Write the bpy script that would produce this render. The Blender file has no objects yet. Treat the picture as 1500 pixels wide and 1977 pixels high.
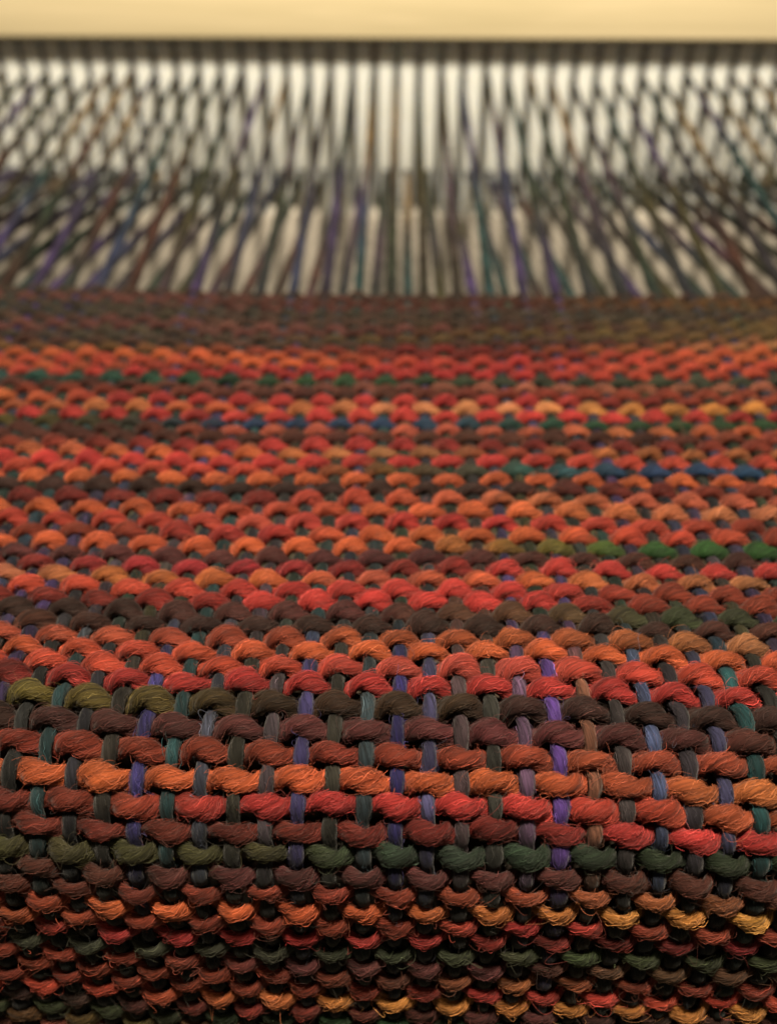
import bpy, math, random
import numpy as np
from mathutils import Vector

rng = np.random.default_rng(7)
random.seed(7)
scene = bpy.context.scene
scene.unit_settings.system = 'METRIC'
scene.unit_settings.scale_length = 0.01          # one unit is one centimetre
COL = scene.collection

# ------------------------------------------------------------------ camera
F_PX, CX, CY = 1750.0, 750.0, 988.5              # focal length in photo pixels
PITCH, YAW = math.radians(37.0), math.radians(1.54)
CLOTH_Z = 12.0
CAM = np.array([0.0, 0.0, CLOTH_Z + 5.76])
cam_data = bpy.data.cameras.new('camera')
cam = bpy.data.objects.new('camera', cam_data)
COL.objects.link(cam)
cam.location = CAM
cam.rotation_euler = (math.pi / 2 - PITCH, 0, YAW)
cam_data.sensor_fit = 'HORIZONTAL'
cam_data.sensor_width = 36.0
cam_data.lens = 36.0 * F_PX / 1500.0
cam_data.clip_start = 0.05
cam_data.clip_end = 2000
cam_data.dof.use_dof = True
cam_data.dof.focus_distance = 7.35
cam_data.dof.aperture_fstop = 0.27
scene.camera = cam
FWD = np.array([-math.sin(YAW) * math.cos(PITCH), math.cos(YAW) * math.cos(PITCH), -math.sin(PITCH)])
RGT = np.array([math.cos(YAW), math.sin(YAW), 0.0])
DWN = np.cross(FWD, RGT)

# ------------------------------------------------------------------ world and lamps
world = bpy.data.worlds.new('World')
scene.world = world
world.use_nodes = True
bg = world.node_tree.nodes['Background']
bg.inputs[0].default_value = (1.0, 0.80, 0.58, 1)
bg.inputs[1].default_value = 0.065

def lamp(name, loc, target, size, power, col):
    d = bpy.data.lights.new(name, 'AREA')
    d.shape = 'DISK'
    d.size = size
    d.energy = power
    d.color = col
    o = bpy.data.objects.new(name, d)
    COL.objects.link(o)
    o.location = loc
    o.rotation_euler = (Vector(target) - Vector(loc)).to_track_quat('-Z', 'Y').to_euler()
    return o
lamp('ceiling_lamp', (1.5, 3, 52), (0, 14, 12), 5, 65000, (1.0, 0.85, 0.63))
lamp('fill_lamp', (26, -70, 62), (0, 14, 12), 30, 8000, (1.0, 0.80, 0.56))  # added fill light from the front, brightens the cloth's dark front drop

scene.view_settings.view_transform = 'Standard'
scene.view_settings.look = 'None'
scene.view_settings.exposure = 0.0
scene.view_settings.gamma = 1.0

# ------------------------------------------------------------------ helpers
def lin(c):
    c = np.asarray(c, float) / 255.0
    return np.where(c <= 0.04045, c / 12.92, ((c + 0.055) / 1.055) ** 2.4)

def link(name, data, parent=None):
    o = bpy.data.objects.new(name, data)
    COL.objects.link(o)
    if parent: o.parent = parent
    return o

def empty(name, label, cat, loc=(0, 0, 0)):
    o = link(name, None)
    o.location = loc
    o['label'] = label
    o['category'] = cat
    return o

def mesh_np(name, verts, quads, mat, smooth=True):
    me = bpy.data.meshes.new(name)
    nv, nq = len(verts), len(quads)
    me.vertices.add(nv)
    me.vertices.foreach_set('co', verts.astype(np.float32).ravel())
    me.loops.add(nq * 4)
    me.loops.foreach_set('vertex_index', quads.astype(np.int32).ravel())
    me.polygons.add(nq)
    me.polygons.foreach_set('loop_start', np.arange(0, nq * 4, 4, dtype=np.int32))
    me.update(calc_edges=True)
    me.polygons.foreach_set('use_smooth', np.full(nq, smooth))
    me.materials.append(mat)
    return me

def smooth_noise(n_knots, sigma, lo, hi, q):
    k = np.linspace(lo, hi, n_knots)
    return np.interp(q, k, rng.normal(0, sigma, n_knots))

def box_mesh(name, lo, hi, mat, bevel=0.0, segs=3):
    import bmesh
    bm = bmesh.new()
    bmesh.ops.create_cube(bm, size=1.0)
    for v in bm.verts:
        v.co = Vector([lo[i] + (v.co[i] + 0.5) * (hi[i] - lo[i]) for i in range(3)])
    if bevel:
        bmesh.ops.bevel(bm, geom=list(bm.edges), offset=bevel, segments=segs, profile=0.5, affect='EDGES')
    me = bpy.data.meshes.new(name)
    bm.to_mesh(me)
    bm.free()
    for p in me.polygons: p.use_smooth = True
    me.materials.append(mat)
    return me

# ------------------------------------------------------------------ materials
def new_mat(name):
    m = bpy.data.materials.new(name)
    m.use_nodes = True
    nt = m.node_tree
    return m, nt, nt.nodes['Principled BSDF']

def wool_material(name, fibre_scale):
    m, nt, p = new_mat(name)
    N = nt.nodes.new
    col = N('ShaderNodeAttribute'); col.attribute_name = 'dye'
    vec = N('ShaderNodeAttribute'); vec.attribute_name = 'strand'
    no = N('ShaderNodeTexNoise'); no.inputs['Scale'].default_value = fibre_scale
    no.inputs['Detail'].default_value = 5; no.inputs['Roughness'].default_value = 0.65
    nt.links.new(vec.outputs['Vector'], no.inputs['Vector'])
    ramp = N('ShaderNodeMapRange')
    ramp.inputs['From Min'].default_value = 0.3; ramp.inputs['From Max'].default_value = 0.7
    ramp.inputs['To Min'].default_value = 0.22; ramp.inputs['To Max'].default_value = 1.35
    nt.links.new(no.outputs['Fac'], ramp.inputs['Value'])
    mul = N('ShaderNodeVectorMath'); mul.operation = 'SCALE'
    nt.links.new(col.outputs['Color'], mul.inputs[0])
    nt.links.new(ramp.outputs['Result'], mul.inputs['Scale'])
    nt.links.new(mul.outputs['Vector'], p.inputs['Base Color'])
    bp = N('ShaderNodeBump'); bp.inputs['Strength'].default_value = 0.7; bp.inputs['Distance'].default_value = 0.02
    nt.links.new(no.outputs['Fac'], bp.inputs['Height'])
    nt.links.new(bp.outputs['Normal'], p.inputs['Normal'])
    p.inputs['Roughness'].default_value = 0.8
    p.inputs['Specular IOR Level'].default_value = 0.12
    p.inputs['Sheen Weight'].default_value = 0.06
    p.inputs['Sheen Roughness'].default_value = 0.4
    return m

def fibre_material():
    m, nt, p = new_mat('wool_fibre')
    a = nt.nodes.new('ShaderNodeAttribute'); a.attribute_name = 'dye'
    nt.links.new(a.outputs['Color'], p.inputs['Base Color'])
    p.inputs['Roughness'].default_value = 0.55
    p.inputs['Specular IOR Level'].default_value = 0.22
    return m

def wood_material(name, c1, c2, rough=0.45, scale=1.0):
    m, nt, p = new_mat(name)
    N = nt.nodes.new
    tc = N('ShaderNodeTexCoord')
    mp = N('ShaderNodeMapping'); mp.inputs['Scale'].default_value = (0.12 * scale, 2.2 * scale, 2.2 * scale)
    nt.links.new(tc.outputs['Object'], mp.inputs['Vector'])
    no = N('ShaderNodeTexNoise'); no.inputs['Scale'].default_value = 1.6; no.inputs['Detail'].default_value = 7
    no.inputs['Roughness'].default_value = 0.6; no.inputs['Distortion'].default_value = 0.4
    nt.links.new(mp.outputs['Vector'], no.inputs['Vector'])
    r = N('ShaderNodeValToRGB')
    r.color_ramp.elements[0].position = 0.3; r.color_ramp.elements[0].color = (*c1, 1)
    r.color_ramp.elements[1].position = 0.72; r.color_ramp.elements[1].color = (*c2, 1)
    nt.links.new(no.outputs['Fac'], r.inputs['Fac'])
    nt.links.new(r.outputs['Color'], p.inputs['Base Color'])
    bp = N('ShaderNodeBump'); bp.inputs['Strength'].default_value = 0.25; bp.inputs['Distance'].default_value = 0.01
    nt.links.new(no.outputs['Fac'], bp.inputs['Height'])
    nt.links.new(bp.outputs['Normal'], p.inputs['Normal'])
    p.inputs['Roughness'].default_value = rough
    return m

def plastic_material():
    m, nt, p = new_mat('cream_plastic')
    N = nt.nodes.new
    tc = N('ShaderNodeTexCoord')
    no = N('ShaderNodeTexNoise'); no.inputs['Scale'].default_value = 3.0; no.inputs['Detail'].default_value = 3
    nt.links.new(tc.outputs['Object'], no.inputs['Vector'])
    r = N('ShaderNodeValToRGB')
    r.color_ramp.elements[0].position = 0.3; r.color_ramp.elements[0].color = (0.66, 0.66, 0.60, 1)
    r.color_ramp.elements[1].position = 0.7; r.color_ramp.elements[1].color = (0.72, 0.72, 0.67, 1)
    nt.links.new(no.outputs['Fac'], r.inputs['Fac'])
    nt.links.new(r.outputs['Color'], p.inputs['Base Color'])
    p.inputs['Roughness'].default_value = 0.5
    p.inputs['Subsurface Weight'].default_value = 0.85
    p.inputs['Subsurface Radius'].default_value = (0.6, 0.5, 0.38)
    p.inputs['Subsurface Scale'].default_value = 1.0
    return m

WEFT_MAT = wool_material('weft_wool', 3.2)
WARP_MAT = wool_material('warp_wool', 3.0)
FIBRE_MAT = fibre_material()
BAR_WOOD = wood_material('pale_beech', (0.55, 0.48, 0.30), (0.68, 0.59, 0.39), 0.5)
LOW_WOOD = wood_material('grey_cream_wood', (0.43, 0.40, 0.36), (0.50, 0.47, 0.42), 0.5)
LOOM_WOOD = wood_material('loom_wood', (0.018, 0.012, 0.008), (0.032, 0.021, 0.013), 0.95)
TABLE_WOOD = wood_material('dark_table_wood', (0.08, 0.075, 0.05), (0.13, 0.12, 0.08), 0.6, 0.3)
PLASTIC = plastic_material()

# ------------------------------------------------------------------ cloth profile (side view, Y forward, Z up)
R_EDGE = 1.15
Y_ARC, Z_ARC = 5.02, CLOTH_Z - R_EDGE            # centre of the rounded front edge
def profile(s):
    """s = distance along the cloth: s > 0 is the flat part beyond the edge, s < 0 goes over the front edge."""
    s = np.asarray(s, float)
    a = np.clip(-s / R_EDGE, 0, math.pi / 2)     # turned angle
    y = np.where(s > 0, Y_ARC + s, Y_ARC - R_EDGE * np.sin(a))
    z = np.where(s > 0, CLOTH_Z, Z_ARC + R_EDGE * np.cos(a))
    d = np.maximum(-s - R_EDGE * math.pi / 2, 0)
    z = z - d * 0.996
    y = y - d * 0.085
    ny, nz = -np.sin(a), np.cos(a)
    return y, z, ny, nz

def project(x, y, z):
    p = np.stack([x - CAM[0], y - CAM[1], z - CAM[2]], -1)
    w = p @ FWD
    return CX + F_PX * (p @ RGT) / w, CY + F_PX * (p @ DWN) / w

S_TAB = np.linspace(-9, 9.5, 8000)

# ------------------------------------------------------------------ the weft rows
PAL = dict(
    OR=(216, 100, 44), RO=(208, 74, 46), RD=(190, 46, 46), RB=(212, 54, 50), DR=(134, 40, 34), CR=(168, 36, 50),
    PK=(214, 84, 68), PS=(196, 92, 66), MP=(146, 80, 72), PD=(172, 98, 76), AP=(232, 146, 96), OT=(204, 112, 66),
    PT=(200, 116, 84), TN=(176, 116, 76), RU=(154, 62, 38), RS=(178, 80, 50), OS=(194, 94, 48), BR=(98, 52, 42),
    BT=(116, 78, 56), MV=(104, 52, 54), MQ=(124, 54, 64), DK=(74, 46, 42), DO=(76, 52, 36), OL=(104, 88, 44),
    OY=(128, 110, 46), OA=(120, 82, 42), OB=(170, 98, 50), GN=(52, 84, 56), GB=(58, 100, 50), DG=(74, 74, 62),
    DH=(74, 82, 56), TG=(46, 86, 76), TL=(50, 90, 92), BL=(48, 76, 120), BB=(44, 86, 136), AM=(222, 146, 58),
    AN=(208, 122, 52), RV=(120, 46, 34), GD=(50, 64, 44), GG=(58, 76, 62), OE=(82, 78, 46), D2=(92, 66, 56), M2=(124, 72, 68), G2=(84, 72, 62), O2=(116, 88, 50))
XC7 = np.array([0, 250, 500, 750, 1000, 1250, 1500.])
XC5 = np.array([0, 375, 750, 1125, 1500.])
# every row of the cloth from the fell down to the front: height in the photo at its middle and the dye along it
TOP = [(575, 'DG DK DK DK DK DK DK'), (584, 'DG MV MV BR BR OA OA'), (593, 'MV MV BR BR BR OA OA'), (602.4, 'DG DG MV MV DK DK OL'),
       (612, 'DG DG DG DG DG DG DG'), (621.8, 'DG DG DK DK DK DG DK'), (631.8, 'DK MV DK DK DK OL OL'), (642, 'MV MV MV MV BR DK OL'),
       (652.4, 'MV DG MV BR OL OL OL'), (663.2, 'DG DG DK OL DK OL OL'), (674.1, 'BR DK DK DK BR BR TN'), (685.3, 'OA OA RU DR DR OB TN'),
       (696.8, 'OR OR OR DR DR RO OR'), (708.7, 'RO RO OR RO RD RO OR'), (720.8, 'OR RU RD RD RD RO RO'), (733, 'RO RD RD RD RD RO RO'),
       (747, 'TL TG GN GN DG DG DG'), (757, 'BR BR MP MP PD PD PD'), (769, 'RU RU BR BR RU RU RU'), (784, 'OR RD RD RD RD DR RU'),
       (799, 'OT OT OR AP AP AM AM'), (813, 'RD RD RB RB RB RB RD'), (828, 'OL DG BL BL TG GN GN'), (841, 'BR BR PS PS PS OT OR'),
       (855, 'BR BR BR BR BR BR RU'), (869, 'RU DR RD RD DR DR RU'), (882, 'OT OR OR TN RU OB OB'), (900, 'RB RB RB RB RB RO RO'),
       (916, 'RO RO RO OA TL BL BB'), (934, 'OR OR OR OR OR OR OR'), (952, 'DK DK DK DK DK DR RU'), (971, 'DR DR DR RO OT PS PS'),
       (993, 'OR OR RO OR OR OT PT'), (1016, 'RO RO PK RB RB RO RU'), (1040, 'RU RU RD OR OR RO RU'), (1064, 'OR OR OR OR OY GB GB'),
       (1087, 'MV MV MV MV MV BR DK'), (1107, 'DR CR CR DR RD RB RD'), (1129, 'PT AN OR PS OR OT TN'), (1150, 'RO RO RB RB RD RU RU'),
       (1170, 'DR DR RB RB RB RU RU'), (1192, 'DK DK MV MV BT DH DH'), (1215, 'BR DK DK DK DK DK BR'), (1240, 'RS RS RS OS OS OB TN'),
       (1265, 'OR RO OR OR OR OR OR'), (1296, 'RO RO RO PK PK RO RO')]
OFF = {560: (-20, -6, 3, 2), 610: (-18, -5, 2, 0), 680: (-12, -4, -4, -12), 715: (-9, -3, -2, -8), 747: (-14, -6, 1, -3), 828: (-9, -4, 0, 0),
       900: (-8, -2, 2, 2), 1016: (-10, -3, 5, 8), 1065: (-12, -5, 5, 7), 1149: (-13, -6, 3, 7), 1265: (-11, -2, 6, 19), 1300: (-16, -5, 8, 20)}
LOW = [((1308, 1321, 1330, 1341, 1352), 'DR RD RD RD RD RD RD'), ((1346, 1360, 1367, 1381, 1392), 'OY OL DO DO DK DK DK'),
       ((1390, 1405, 1415, 1428, 1438), 'DK MV MV MV MQ MV BR'), ((1434, 1452, 1463, 1474, 1480), 'RU RU RU RU RU RS RS'),
       ((1493, 1504, 1509, 1520, 1534), 'OR OR OR OR OR OS AN'), ((1542, 1552, 1558, 1568, 1583), 'RV RU RD RD RB RO OS'),
       ((1586, 1601, 1604, 1612, 1623), 'RV RV RV DR DR RD RD'), ((1627, 1645, 1649, 1658, 1662), 'OE OE OE GG GG GD GD'),
       ((1665, 1685, 1690, 1698, 1711), 'BR BR MV MV MV BR BR'), ((1700, 1716, 1723, 1732, 1739), 'BR RV RU RU RS OB BR'),
       ((1727, 1748, 1755, 1762, 1769), 'RU OR OR OR AN AM AM'), ((1752, 1769, 1778, 1787, 1797), 'OS RS RU RU RD RU RU'),
       ((1776, 1796, 1804, 1814, 1823), 'RU RD RD RD DR DR CR'), ((1802, 1822, 1833, 1842, 1849), 'DG DG DG DG DH DH DH'),
       ((1824, 1846, 1859, 1869, 1877), 'RU RS MV MV MV BT BT'), ((1846, 1867, 1883, 1893, 1903), 'RU RU RU BR OB RU RU'),
       ((1867, 1888, 1908, 1918, 1927), 'RU RU RU RU RD RO RO'), ((1887, 1908, 1930, 1940, 1944), 'RO RO AN AM AM AM AM'),
       ((1907, 1929, 1950, 1959, 1964), 'DK DK DR BR MV DK BR'), ((1926, 1949, 1968, 1977, 1983), 'DH DH GD GN GD GN GN')]
rows = []
ok = sorted(OFF)
for y, cs in TOP:
    o = [np.interp(y, ok, [OFF[k][i] for k in ok]) for i in range(4)]
    if y < 680:
        for a_, b_ in (('DK', 'D2'), ('MV', 'M2'), ('DG', 'G2'), ('OL', 'O2')): cs = cs.replace(a_, b_)
    rows.append((np.array([y + o[0], y + o[1], y, y + o[2], y + o[3]]), cs.split()))
for ys, cs in LOW:
    rows.append((np.array(ys, float), cs.split()))
extra = ['OA OL BR BR BR RU RU', 'BR RU RU RD RU BR BR', 'DK DK MV DK DK DK BR', 'OR OR OR RO RO RO OR', 'RU RD RD RU RU RU RU', 'GD GD DG DG DK DK DK',
         'RU RU OR OR AN AN OR', 'BR BR MV MV BR BR BR', 'RD RD RD RU RU RU RU', 'OR OR AN AN OR OR RO', 'DK DK DK BR BR DG DG', 'RU RU RU RU RD RD RD']
last = rows[-1][0]
for k, cs in enumerate(extra):
    last = last + (18.5 - 0.3 * k)
    rows.append((last.copy(), cs.split()))
NR = len(rows)

PITCH_X = 0.254
C_LO, C_HI = -44, 46
cols = np.arange(C_LO, C_HI + 1)
# the column at the photo's (766, 1463) is warp number 0
def x_of(xpix, ypix):
    d = FWD + (xpix - CX) / F_PX * RGT + (ypix - CY) / F_PX * DWN
    t = (CLOTH_Z - CAM[2]) / d[2]
    return (CAM + d * t)[0]
X0 = x_of(767, 1440)
colx = X0 + cols * PITCH_X

row_s = np.zeros((NR, len(cols)))
for r, (ys, cs) in enumerate(rows):
    sv = []
    xs_valid = []
    for i, X in enumerate(colx):
        y, z, _, _ = profile(S_TAB)
        px, py = project(np.full_like(S_TAB, X), y, z)
        t = np.clip(px, -30, 1530)
        # smooth curve through the five measured heights
        fit = np.polynomial.polynomial.polyfit((XC5 - 750) / 750, ys, 3)
        ty = np.polynomial.polynomial.polyval((t - 750) / 750, fit)
        dlt = py - ty
        j = np.where((dlt[:-1] > 0) & (dlt[1:] <= 0))[0]
        if len(j):
            k = j[0]
            s = S_TAB[k] + (S_TAB[1] - S_TAB[0]) * dlt[k] / (dlt[k] - dlt[k + 1])
            xp = np.interp(s, S_TAB, px)
            if -25 < xp < 1525:
                sv.append(s); xs_valid.append(X)
    row_s[r] = np.interp(colx, xs_valid, sv)
mid = len(cols) // 2 - 1
# keep neighbouring rows from running into each other
for it in range(12):
    gap = row_s[:-1] - row_s[1:]
    short = np.clip(0.158 - gap, 0, None) * 0.5
    row_s[:-1] += short
    row_s[1:] -= short
    big = np.clip(gap - 0.228, 0, None) * 0.5
    row_s[:-1] -= big
    row_s[1:] += big
print('row pitch mid', np.round(-np.diff(row_s[:, mid]) * 10, 2))
row_s += rng.normal(0, 0.0035, row_s.shape)
row_s += smooth_noise(26, 0.012, colx[0], colx[-1], colx)[None, :]
row_sign = np.array([[1 if ((c + (NR - r)) % 2 == 0) else -1 for c in cols] for r in range(NR)])
i1463 = [i for i, (ys, _) in enumerate(rows) if abs(ys[2] - 1463) < 1][0]
if row_sign[i1463][-C_LO] != 1: row_sign = -row_sign

def cosint(xq, xk, yk):
    i = np.clip(np.searchsorted(xk, xq, side='right') - 1, 0, len(xk) - 2)
    t = np.clip((xq - xk[i]) / (xk[i + 1] - xk[i]), 0, 1)
    w = 0.5 - 0.5 * np.cos(math.pi * t)
    return yk[i] * (1 - w) + yk[i + 1] * w

def tube(name, C, N, rn, rb, dye, twist, ply, depth, parent, mat, nrad=12, seed=0.0, fscale=0.55, marl=0.16):
    n = len(C)
    T = np.gradient(C, axis=0)
    T /= np.linalg.norm(T, axis=1)[:, None]
    B = np.cross(T, N); B /= np.linalg.norm(B, axis=1)[:, None]
    N2 = np.cross(B, T)
    seg = np.linalg.norm(np.diff(C, axis=0), axis=1)
    u = np.concatenate([[0], np.cumsum(seg)])
    phi = np.linspace(0, 2 * math.pi, nrad, endpoint=False)
    ang = 2 * math.pi * u / twist
    prof = 1 - depth + depth * np.abs(np.cos((phi[None, :] - ang[:, None]) * ply / 2)) ** 0.85
    vx = np.cos(phi)[None, :] * prof * rb[:, None]
    vn = np.sin(phi)[None, :] * prof * rn[:, None]
    V = C[:, None, :] + B[:, None, :] * vx[..., None] + N2[:, None, :] * vn[..., None]
    i = np.arange(n - 1)[:, None] * nrad
    k = np.arange(nrad)[None, :]
    kn = (k + 1) % nrad
    q = np.stack([i + k, i + nrad + k, i + nrad + kn, i + kn], -1).reshape(-1, 4)
    me = mesh_np(name, V.reshape(-1, 3), q, mat)
    a = me.attributes.new('dye', 'FLOAT_COLOR', 'POINT')
    psi = phi[None, :] - ang[:, None]
    c4 = np.ones((n, nrad, 4), np.float32); c4[..., :3] = dye[:, None, :] * (1 + marl * np.cos(psi))[..., None]
    a.data.foreach_set('color', c4.ravel())
    a = me.attributes.new('strand', 'FLOAT_VECTOR', 'POINT')
    psi = phi[None, :] - ang[:, None]
    st = np.stack([np.cos(psi), np.sin(psi), np.broadcast_to((u * fscale * 2.0 + seed)[:, None], psi.shape)], -1)
    a.data.foreach_set('vector', st.astype(np.float32).ravel())
    o = link(name, me, parent)
    return o, u, T, N2, B

def fibres(name, u, C, N, B, rn, rb, dye, count, u_lo, u_hi, twist, parent, fly=0.10, flyh=0.030, lmin=0.06, lmax=0.19, K=8, rad=0.0012, tw0=1.1, ply=2, depth=0.42, vs=0.46):
    if count < 1 or u_hi <= u_lo: return
    u0 = rng.uniform(u_lo, u_hi, count)
    L = rng.uniform(lmin, lmax, count)
    ph = rng.uniform(-0.35, math.pi + 0.35, count)
    k = np.linspace(0, 1, K)
    uu = u0[:, None] + L[:, None] * (k[None, :] - 0.5)
    isfly = rng.random(count) < fly
    slope = rng.normal(1.0, 0.45, count)
    L = np.where(isfly, L * 1.3, L)
    phi = ph[:, None] + 2 * math.pi / twist * (uu - u0[:, None]) * slope[:, None]
    phi += rng.normal(0, 0.10, phi.shape)
    lift = rng.exponential(1.0, count) * flyh
    halo = (~isfly) & (rng.random(count) < 0.5)
    lift = np.where(isfly, np.clip(lift, 0.012, 0.085), np.where(halo, np.clip(lift * 0.22, 0, 0.04), 0.0))
    mode = rng.random(count)
    shp = np.where((mode < 0.55)[:, None], np.sin(math.pi * k)[None, :], k[None, :] ** 1.5)
    rise = lift[:, None] * shp
    base = rng.uniform(0.99, 1.05, count)[:, None]
    def at(A): return np.stack([np.interp(uu.ravel(), u, A[:, j]) for j in range(A.shape[1])], -1).reshape(count, K, -1)
    c, n_, b_, dd = at(C), at(N), at(B), at(dye)
    rnn = np.interp(uu.ravel(), u, rn).reshape(count, K)
    rbb = np.interp(uu.ravel(), u, rb).reshape(count, K)
    pr = 1 - depth + depth * np.abs(np.cos((phi - 2 * math.pi * uu / tw0) * ply / 2)) ** 0.85
    P = c + b_ * (np.cos(phi) * (rbb * base * pr + rise))[..., None] + n_ * (np.sin(phi) * (rnn * base * pr + rise))[..., None]
    for f_ in (1.5, 3.0):
        P = P + rng.normal(0, 0.0035, (count, 1, 3)) * np.sin(f_ * math.pi * k + rng.uniform(0, 6.3, (count, 1)))[..., None]
    # loose ends wander sideways
    w = rng.normal(0, 1, (count, 1, 3)) * (lift[:, None, None] * 0.7) * (k[None, :, None] ** 2)
    w2 = rng.normal(0, 1, (count, 1, 3)) * (lift[:, None, None] * 0.5) * np.sin(2 * math.pi * k)[None, :, None]
    P = P + w + w2
    cu = bpy.data.hair_curves.new(name)
    cu.add_curves([K] * count)
    cu.attributes['position'].data.foreach_set('vector', P.astype(np.float32).ravel())
    ra = cu.attributes.get('radius') or cu.attributes.new('radius', 'FLOAT', 'POINT')
    rr = rad * (rng.uniform(0.7, 1.25, count) * np.where(isfly, 0.6, 1.0))[:, None] * (1 - 0.6 * np.abs(2 * k - 1)[None, :] ** 3)
    ra.data.foreach_set('value', rr.astype(np.float32).ravel())
    v = rng.lognormal(0.06, vs, count)[:, None, None] * (1 + 0.22 * np.cos(phi - 2 * math.pi * uu / tw0))[..., None]
    grey = dd.mean(-1, keepdims=True)
    col = np.clip(dd * v * 0.98 + grey * 0.08 * v + np.where(isfly, 0.018, 0.001)[:, None, None] * np.array([1.15, 1.0, 0.85]), 0, 0.9)
    c4 = np.ones((count, K, 4), np.float32); c4[..., :3] = col
    da = cu.attributes.new('dye', 'FLOAT_COLOR', 'POINT')
    da.data.foreach_set('color', c4.ravel())
    cu.materials.append(FIBRE_MAT)
    o = link(name, cu, parent)
    o['kind'] = 'stuff'
    return o


cloth = empty('woven_cloth', 'striped wool cloth in orange, red and brown on dark warp threads stretched to the heddle', 'cloth', (0, 0, 0))

AW, AP_ = 0.078, 0.038                             # how far weft and warp swing off the middle plane
DYE_GAIN = 0.40
for r, (ys, cs) in enumerate(rows):
    # visible span of this row
    yy, zz, _, _ = profile(row_s[r])
    px, py = project(colx, yy, zz)
    vis = np.where((px > -90) & (px < 1590))[0]
    xl, xh = colx[vis[0]], colx[vis[-1]]
    fine, coarse = 9, 3
    q = []
    for i in range(len(colx) - 1):
        m_ = fine if (colx[i] >= xl - 0.3 and colx[i + 1] <= xh + 0.3) else coarse
        q.append(np.linspace(colx[i], colx[i + 1], m_, endpoint=False))
    q.append([colx[-1]])
    q = np.concatenate(q)
    s = cosint(q, colx, row_s[r])
    sg = cosint(q, colx, row_sign[r].astype(float))
    y, z, ny, nz = profile(s)
    jit = rng.normal(0, 0.006, len(colx))
    h = AW * np.interp(ys[2], [560, 600, 660, 1250, 1400, 1720], [0.45, 0.6, 0.84, 0.88, 0.93, 0.80]) * np.sign(sg) * np.abs(sg) ** 0.85 + cosint(q, colx, jit)
    ds = cosint(q, colx, rng.normal(0, 0.011, len(colx)))
    # floats lean a little with the twist
    lean = 0.010 * np.cos(2 * math.pi * (q - colx[0]) / (2 * PITCH_X) + math.pi / 2 + (0 if row_sign[r][0] > 0 else math.pi))
    y2, z2, ny, nz = profile(s + ds + lean)
    x = q + smooth_noise(len(colx), 0.006, q[0], q[-1], q)
    C = np.stack([x, y2 + ny * h, z2 + nz * h], -1)
    N = np.stack([np.zeros_like(x), ny, nz], -1)
    fat = 1 + 0.09 * sg + cosint(q, colx, rng.normal(0, 0.085, len(colx))) + smooth_noise(24, 0.07, q[0], q[-1], q)
    thick = np.clip(rng.normal(1, 0.045), 0.92, 1.08)
    zone = np.interp(ys[2], [560, 600, 660, 1250, 1400, 1600, 1720], [0.78, 0.86, 1.0, 1.0, 0.95, 0.90, 0.81])
    rb = 0.090 * fat * thick * zone
    rn = 0.075 * fat * thick * zone * np.interp(ys[2], [1250, 1400, 1560, 1700], [0.90, 1.0, 1.0, 0.80])
    # dye: measured along the photo's width
    ppx, _ = project(C[:, 0], C[:, 1], C[:, 2])
    stops = np.array([lin(PAL[c]) for c in cs]) ** 1.12 * DYE_GAIN
    stops = stops * 0.88 + stops.mean(-1, keepdims=True) * 0.10
    stops[:, 1] *= 1.06
    t = ppx + smooth_noise(60, 22, q[0], q[-1], q)
    dye = np.stack([np.interp(t, XC7, stops[:, j]) for j in range(3)], -1)
    # yarn beyond the photo's edges drifts to other colours of the same ball
    far = np.clip((np.abs(ppx - 750) - 850) / 900, 0, 1)[:, None]
    other = lin(PAL[random.choice(['OR', 'RO', 'RU', 'DR', 'OL', 'BR', 'MV'])]) * DYE_GAIN
    dye = dye * (1 - far) + other * far
    dye = dye * np.exp(cosint(q, colx, rng.normal(0, 0.09, len(colx))))[:, None]
    hue = smooth_noise(50, 0.07, q[0], q[-1], q)
    dye[:, 1] *= np.exp(hue)
    tw = rng.uniform(0.55, 0.72)
    o, u, T, N2, B = tube('weft_yarn', C, N, rn, rb, dye * 0.72, tw, 2, 0.42, cloth, WEFT_MAT, 16, seed=rng.uniform(0, 90))  # core colour darkened below its fibres, painting in shade between them
    ul, uh = np.interp([xl, xh], x, u)
    near = np.interp(ys[2], [570, 900, 1200, 1977], [16, 34, 58, 58])
    fibres('wool_fibres', u, C, N2, B, rn * 1.03, rb * 1.03, dye, int((uh - ul) * near * 3.6), ul, uh, tw, o, tw0=tw, rad=0.0019 if ys[2] < 1000 else 0.0012)

# ------------------------------------------------------------------ the warp
NEAR = {-12: (52, 54, 56), -11: (50, 78, 84), -10: (56, 56, 68), -9: (62, 58, 54), -8: (80, 74, 140), -7: (48, 82, 88), -6: (78, 82, 100), -5: (62, 60, 52),
        -4: (90, 80, 90), -3: (84, 78, 132), -2: (66, 64, 58), -1: (68, 84, 94), 0: (64, 58, 122), 1: (92, 90, 132), 2: (106, 88, 96), 3: (80, 80, 76),
        4: (122, 96, 128), 5: (124, 90, 182), 6: (146, 102, 84), 7: (92, 84, 88), 8: (84, 96, 134), 9: (74, 68, 80), 10: (84, 84, 122), 11: (50, 98, 104), 12: (60, 60, 60)}
WPAL = [(58, 66, 50), (46, 64, 52), (84, 66, 118), (76, 62, 104), (60, 68, 100), (46, 76, 80), (64, 56, 46), (84, 68, 84), (46, 76, 78), (74, 70, 44), (88, 58, 50), (60, 56, 66), (52, 56, 62)]
WGREEN = [(48, 60, 44), (44, 56, 50), (56, 62, 44), (50, 54, 60), (46, 66, 60), (58, 52, 42)]
HED_Y = 22.7
WARP_GAIN = 0.30
Z_UP, Z_LOW = CLOTH_Z + 1.22, CLOTH_Z - 1.02
SHIFT = -0.45 * PITCH_X
BACK_Y = 47.0
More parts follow.
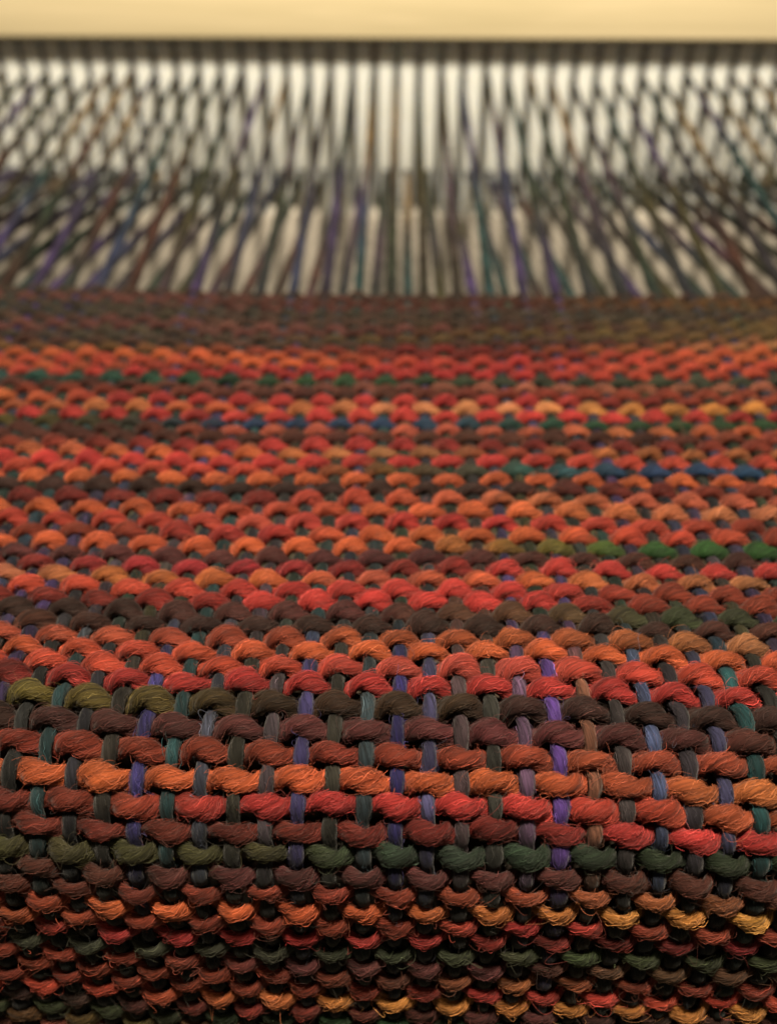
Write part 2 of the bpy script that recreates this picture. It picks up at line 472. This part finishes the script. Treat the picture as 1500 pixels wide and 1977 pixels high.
for ci, c in enumerate(cols):
    X = colx[ci]
    ss = row_s[::-1, ci]                           # increasing s, front to fell
    sgn = -row_sign[::-1, ci].astype(float)
    upper = (c % 2 != 0)
    s_end = ss[-1]
    per = 6 if abs(c) < 26 else 4
    q = np.concatenate([np.linspace(ss[i], ss[i + 1], per, endpoint=False) for i in range(len(ss) - 1)])
    sg = cosint(q, ss, sgn)
    y, z, ny, nz = profile(q)
    h = AP_ * sg
    xx = X + cosint(q, ss, rng.normal(0, 0.006, len(ss)))
    C1 = np.stack([xx, y + ny * h, z + nz * h], -1)
    N1 = np.stack([np.zeros_like(q), ny, nz], -1)
    yf, zf, _, _ = profile(s_end)
    zt = Z_UP if upper else Z_LOW
    k1 = np.linspace(0, 1, 70)
    zt = zt + rng.normal(0, 0.05) * (1 if upper else 0.4)
    sag = rng.normal(0, 0.03)
    C2 = np.stack([X + (SHIFT + rng.normal(0, 0.022)) * k1, yf + (HED_Y - yf) * k1, zf + 0.02 * (1 if upper else -1) + (zt - zf) * k1 + sag * np.sin(math.pi * k1)], -1)
    k2 = np.linspace(0.02, 1, 60)
    C3 = np.stack([C2[-1, 0] + 0 * k2, HED_Y + (BACK_Y - HED_Y) * k2, zt + (CLOTH_Z - zt) * k2], -1)
    C = np.concatenate([C1, C2, C3])
    N = np.concatenate([N1, np.tile([0, 0, 1.0], (len(C2) + len(C3), 1))])
    n = len(C)
    # dye along the thread, with shade painted into its front end
    seg = np.concatenate([[0], np.cumsum(np.linalg.norm(np.diff(C, axis=0), axis=1))])
    base = NEAR.get(int(c), random.choice(WPAL))
    u_edge = seg[len(C1) - 1]
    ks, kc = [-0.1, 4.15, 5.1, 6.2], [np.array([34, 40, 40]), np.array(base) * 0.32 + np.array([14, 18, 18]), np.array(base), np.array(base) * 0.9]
    uk = 7.0
    while uk < seg[-1] + 4:
        if uk < u_edge + 7: col = random.choice(WPAL)
        elif uk < u_edge + 14: col = random.choice(WGREEN if random.random() < 0.75 else WPAL)
        else: col = random.choice(WGREEN)
        if u_edge + 5.5 < uk < u_edge + 11 and random.random() < 0.10: col = (150, 128, 92)
        ks.append(uk); kc.append(np.array(col)); uk += random.uniform(1.8, 3.6)
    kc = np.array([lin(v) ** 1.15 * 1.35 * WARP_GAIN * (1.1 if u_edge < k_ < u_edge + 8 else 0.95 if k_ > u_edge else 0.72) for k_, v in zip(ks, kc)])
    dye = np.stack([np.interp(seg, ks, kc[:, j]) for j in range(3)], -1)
    dye[:len(C1)] *= np.exp(cosint(q, ss, rng.normal(0.05, 0.22, len(ss))))[:, None]
    rad = np.concatenate([0.057 * (1 + 0.12 * np.maximum(sg, 0)), np.concatenate([np.linspace(0.088, 0.062 if upper else 0.100, len(C2)), np.full(len(C3), 0.060)])]) * rng.normal(1, 0.05)
    rad = rad * (1 + smooth_noise(90, 0.05, 0, seg[-1], seg))
    rnn = rad * np.concatenate([np.full(len(C1), 0.85), np.ones(n - len(C1))])
    tw = rng.uniform(0.9, 1.2)
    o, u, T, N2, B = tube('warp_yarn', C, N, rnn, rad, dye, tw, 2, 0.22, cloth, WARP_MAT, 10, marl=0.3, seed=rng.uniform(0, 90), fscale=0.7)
    pxx, pyy = project(C1[:, 0], C1[:, 1], C1[:, 2])
    v = np.where((pxx > -60) & (pxx < 1560) & (pyy < 2050) & (pyy > 800))[0]
    if len(v) > 4:
        fibres('wool_fibres', u, C, N2, B, rnn * 1.02, rad * 1.02, dye, int((u[v[-1]] - u[v[0]]) * 70), u[v[0]], u[v[-1]], tw * 2.2, o, tw0=tw, depth=0.22, vs=0.65, fly=0.15, flyh=0.04, rad=0.0013)
    us = u[len(C1)]
    fibres('wool_fibres', u, C, N2, B, rnn * 1.02, rad * 1.02, dye, 120, us, us + 10.5, tw * 2, o, tw0=tw, depth=0.22, fly=0.6, flyh=0.07, rad=0.0022, K=6)

# ------------------------------------------------------------------ the heddle
heddle = empty('rigid_heddle', 'rigid weaving heddle with a pale wooden top bar over cream plastic slats and dark slots', 'heddle', (0, HED_Y, 0))
Z_BAR = CLOTH_Z + 2.03
Z_BOT = CLOTH_Z - 1.95
def slat_mesh():
    import bmesh
    w, e, t = 0.178, 0.085, 0.055
    xs = [-w, -e, e, w]
    zs = [Z_BOT - 0.3, Z_LOW - 0.24, Z_LOW - 0.12, Z_LOW + 0.14, Z_LOW + 0.30, Z_BAR + 0.3]
    bm = bmesh.new()
    g = [[bm.verts.new((x, -t, z)) for x in xs] for z in zs]
    for v, dx in ((g[2][1], -0.0), (g[2][2], 0.0)): v.co.x += dx
    faces = []
    for j in range(len(zs) - 1):
        for i in range(3):
            if i == 1 and j == 2: continue
            faces.append(bm.faces.new((g[j][i], g[j][i + 1], g[j + 1][i + 1], g[j + 1][i])))
    ext = bmesh.ops.extrude_face_region(bm, geom=faces)
    for v in [v for v in ext['geom'] if isinstance(v, bmesh.types.BMVert)]: v.co.y += 2 * t
    bmesh.ops.recalc_face_normals(bm, faces=bm.faces)
    sharp = [ed for ed in bm.edges if len(ed.link_faces) == 2 and ed.calc_face_angle(0) > 1.0]
    bmesh.ops.bevel(bm, geom=sharp, offset=0.014, segments=2, profile=0.5, affect='EDGES')
    me = bpy.data.meshes.new('slat')
    bm.to_mesh(me); bm.free()
    for p in me.polygons: p.use_smooth = True
    me.materials.append(PLASTIC)
    return me
sm = slat_mesh()
for ci, c in enumerate(cols):
    if c % 2 == 0:
        o = link('slat', sm, heddle)
        o.location = (colx[ci] + SHIFT, 0, 0)
hx0, hx1 = colx[0] - 0.8, colx[-1] + 0.8
link('top_bar', box_mesh('top_bar', (hx0, -0.37, Z_BAR), (hx1, 0.47, Z_BAR + 2.2), BAR_WOOD, 0.07), heddle)
link('bottom_bar', box_mesh('bottom_bar', (hx0, -0.075, Z_BOT - 4.1), (hx1, 0.47, Z_BOT), LOW_WOOD, 0.03), heddle)

# ------------------------------------------------------------------ the loom under and behind
loom = empty('loom_frame', 'wooden loom frame whose rounded front beam carries the cloth', 'loom', (0, 0, 0))
def beam_mesh():
    ins = 0.17
    s = np.concatenate([[1.6, 0.8, 0.0], np.linspace(0, -R_EDGE * math.pi / 2, 14)[1:], [-R_EDGE * math.pi / 2 - 4.2]])
    y, z, ny, nz = profile(s)
    py_, pz = y - ny * ins, z - nz * ins
    pts = list(zip(py_, pz)) + [(py_[0], pz[-1])]
    n = len(pts)
    V = np.array([(x, a, b) for x in (hx0 - 1, hx1 + 1) for a, b in pts])
    me = bpy.data.meshes.new('front_beam')
    me.from_pydata(V.tolist(), [], [[i, (i + 1) % n, n + (i + 1) % n, n + i] for i in range(n)] + [list(range(n))[::-1], list(range(n, 2 * n))])
    me.materials.append(LOOM_WOOD)
    me.update()
    return me
link('front_beam', beam_mesh(), loom)
for sx in (hx0 - 3.0, hx1 + 1.2):
    link('side_rail', box_mesh('side_rail', (sx, 3.6, 5.4), (sx + 1.8, BACK_Y + 2, 9.4), LOOM_WOOD, 0.15), loom)
    for yy in (5.0, BACK_Y - 1.5):
        link('foot', box_mesh('foot', (sx + 0.1, yy, 0.0), (sx + 1.7, yy + 1.8, 5.38), LOOM_WOOD, 0.1), loom)
link('back_beam', box_mesh('back_beam', (hx0 - 1, BACK_Y - 1.0, 8.2), (hx1 + 1, BACK_Y + 2.2, CLOTH_Z - 0.08), LOOM_WOOD, 0.35), loom)

# the table the loom stands on
tb = link('table', box_mesh('table', (-80, -30, -4), (80, 110, 0), TABLE_WOOD, 0.4))
tb['kind'] = 'structure'
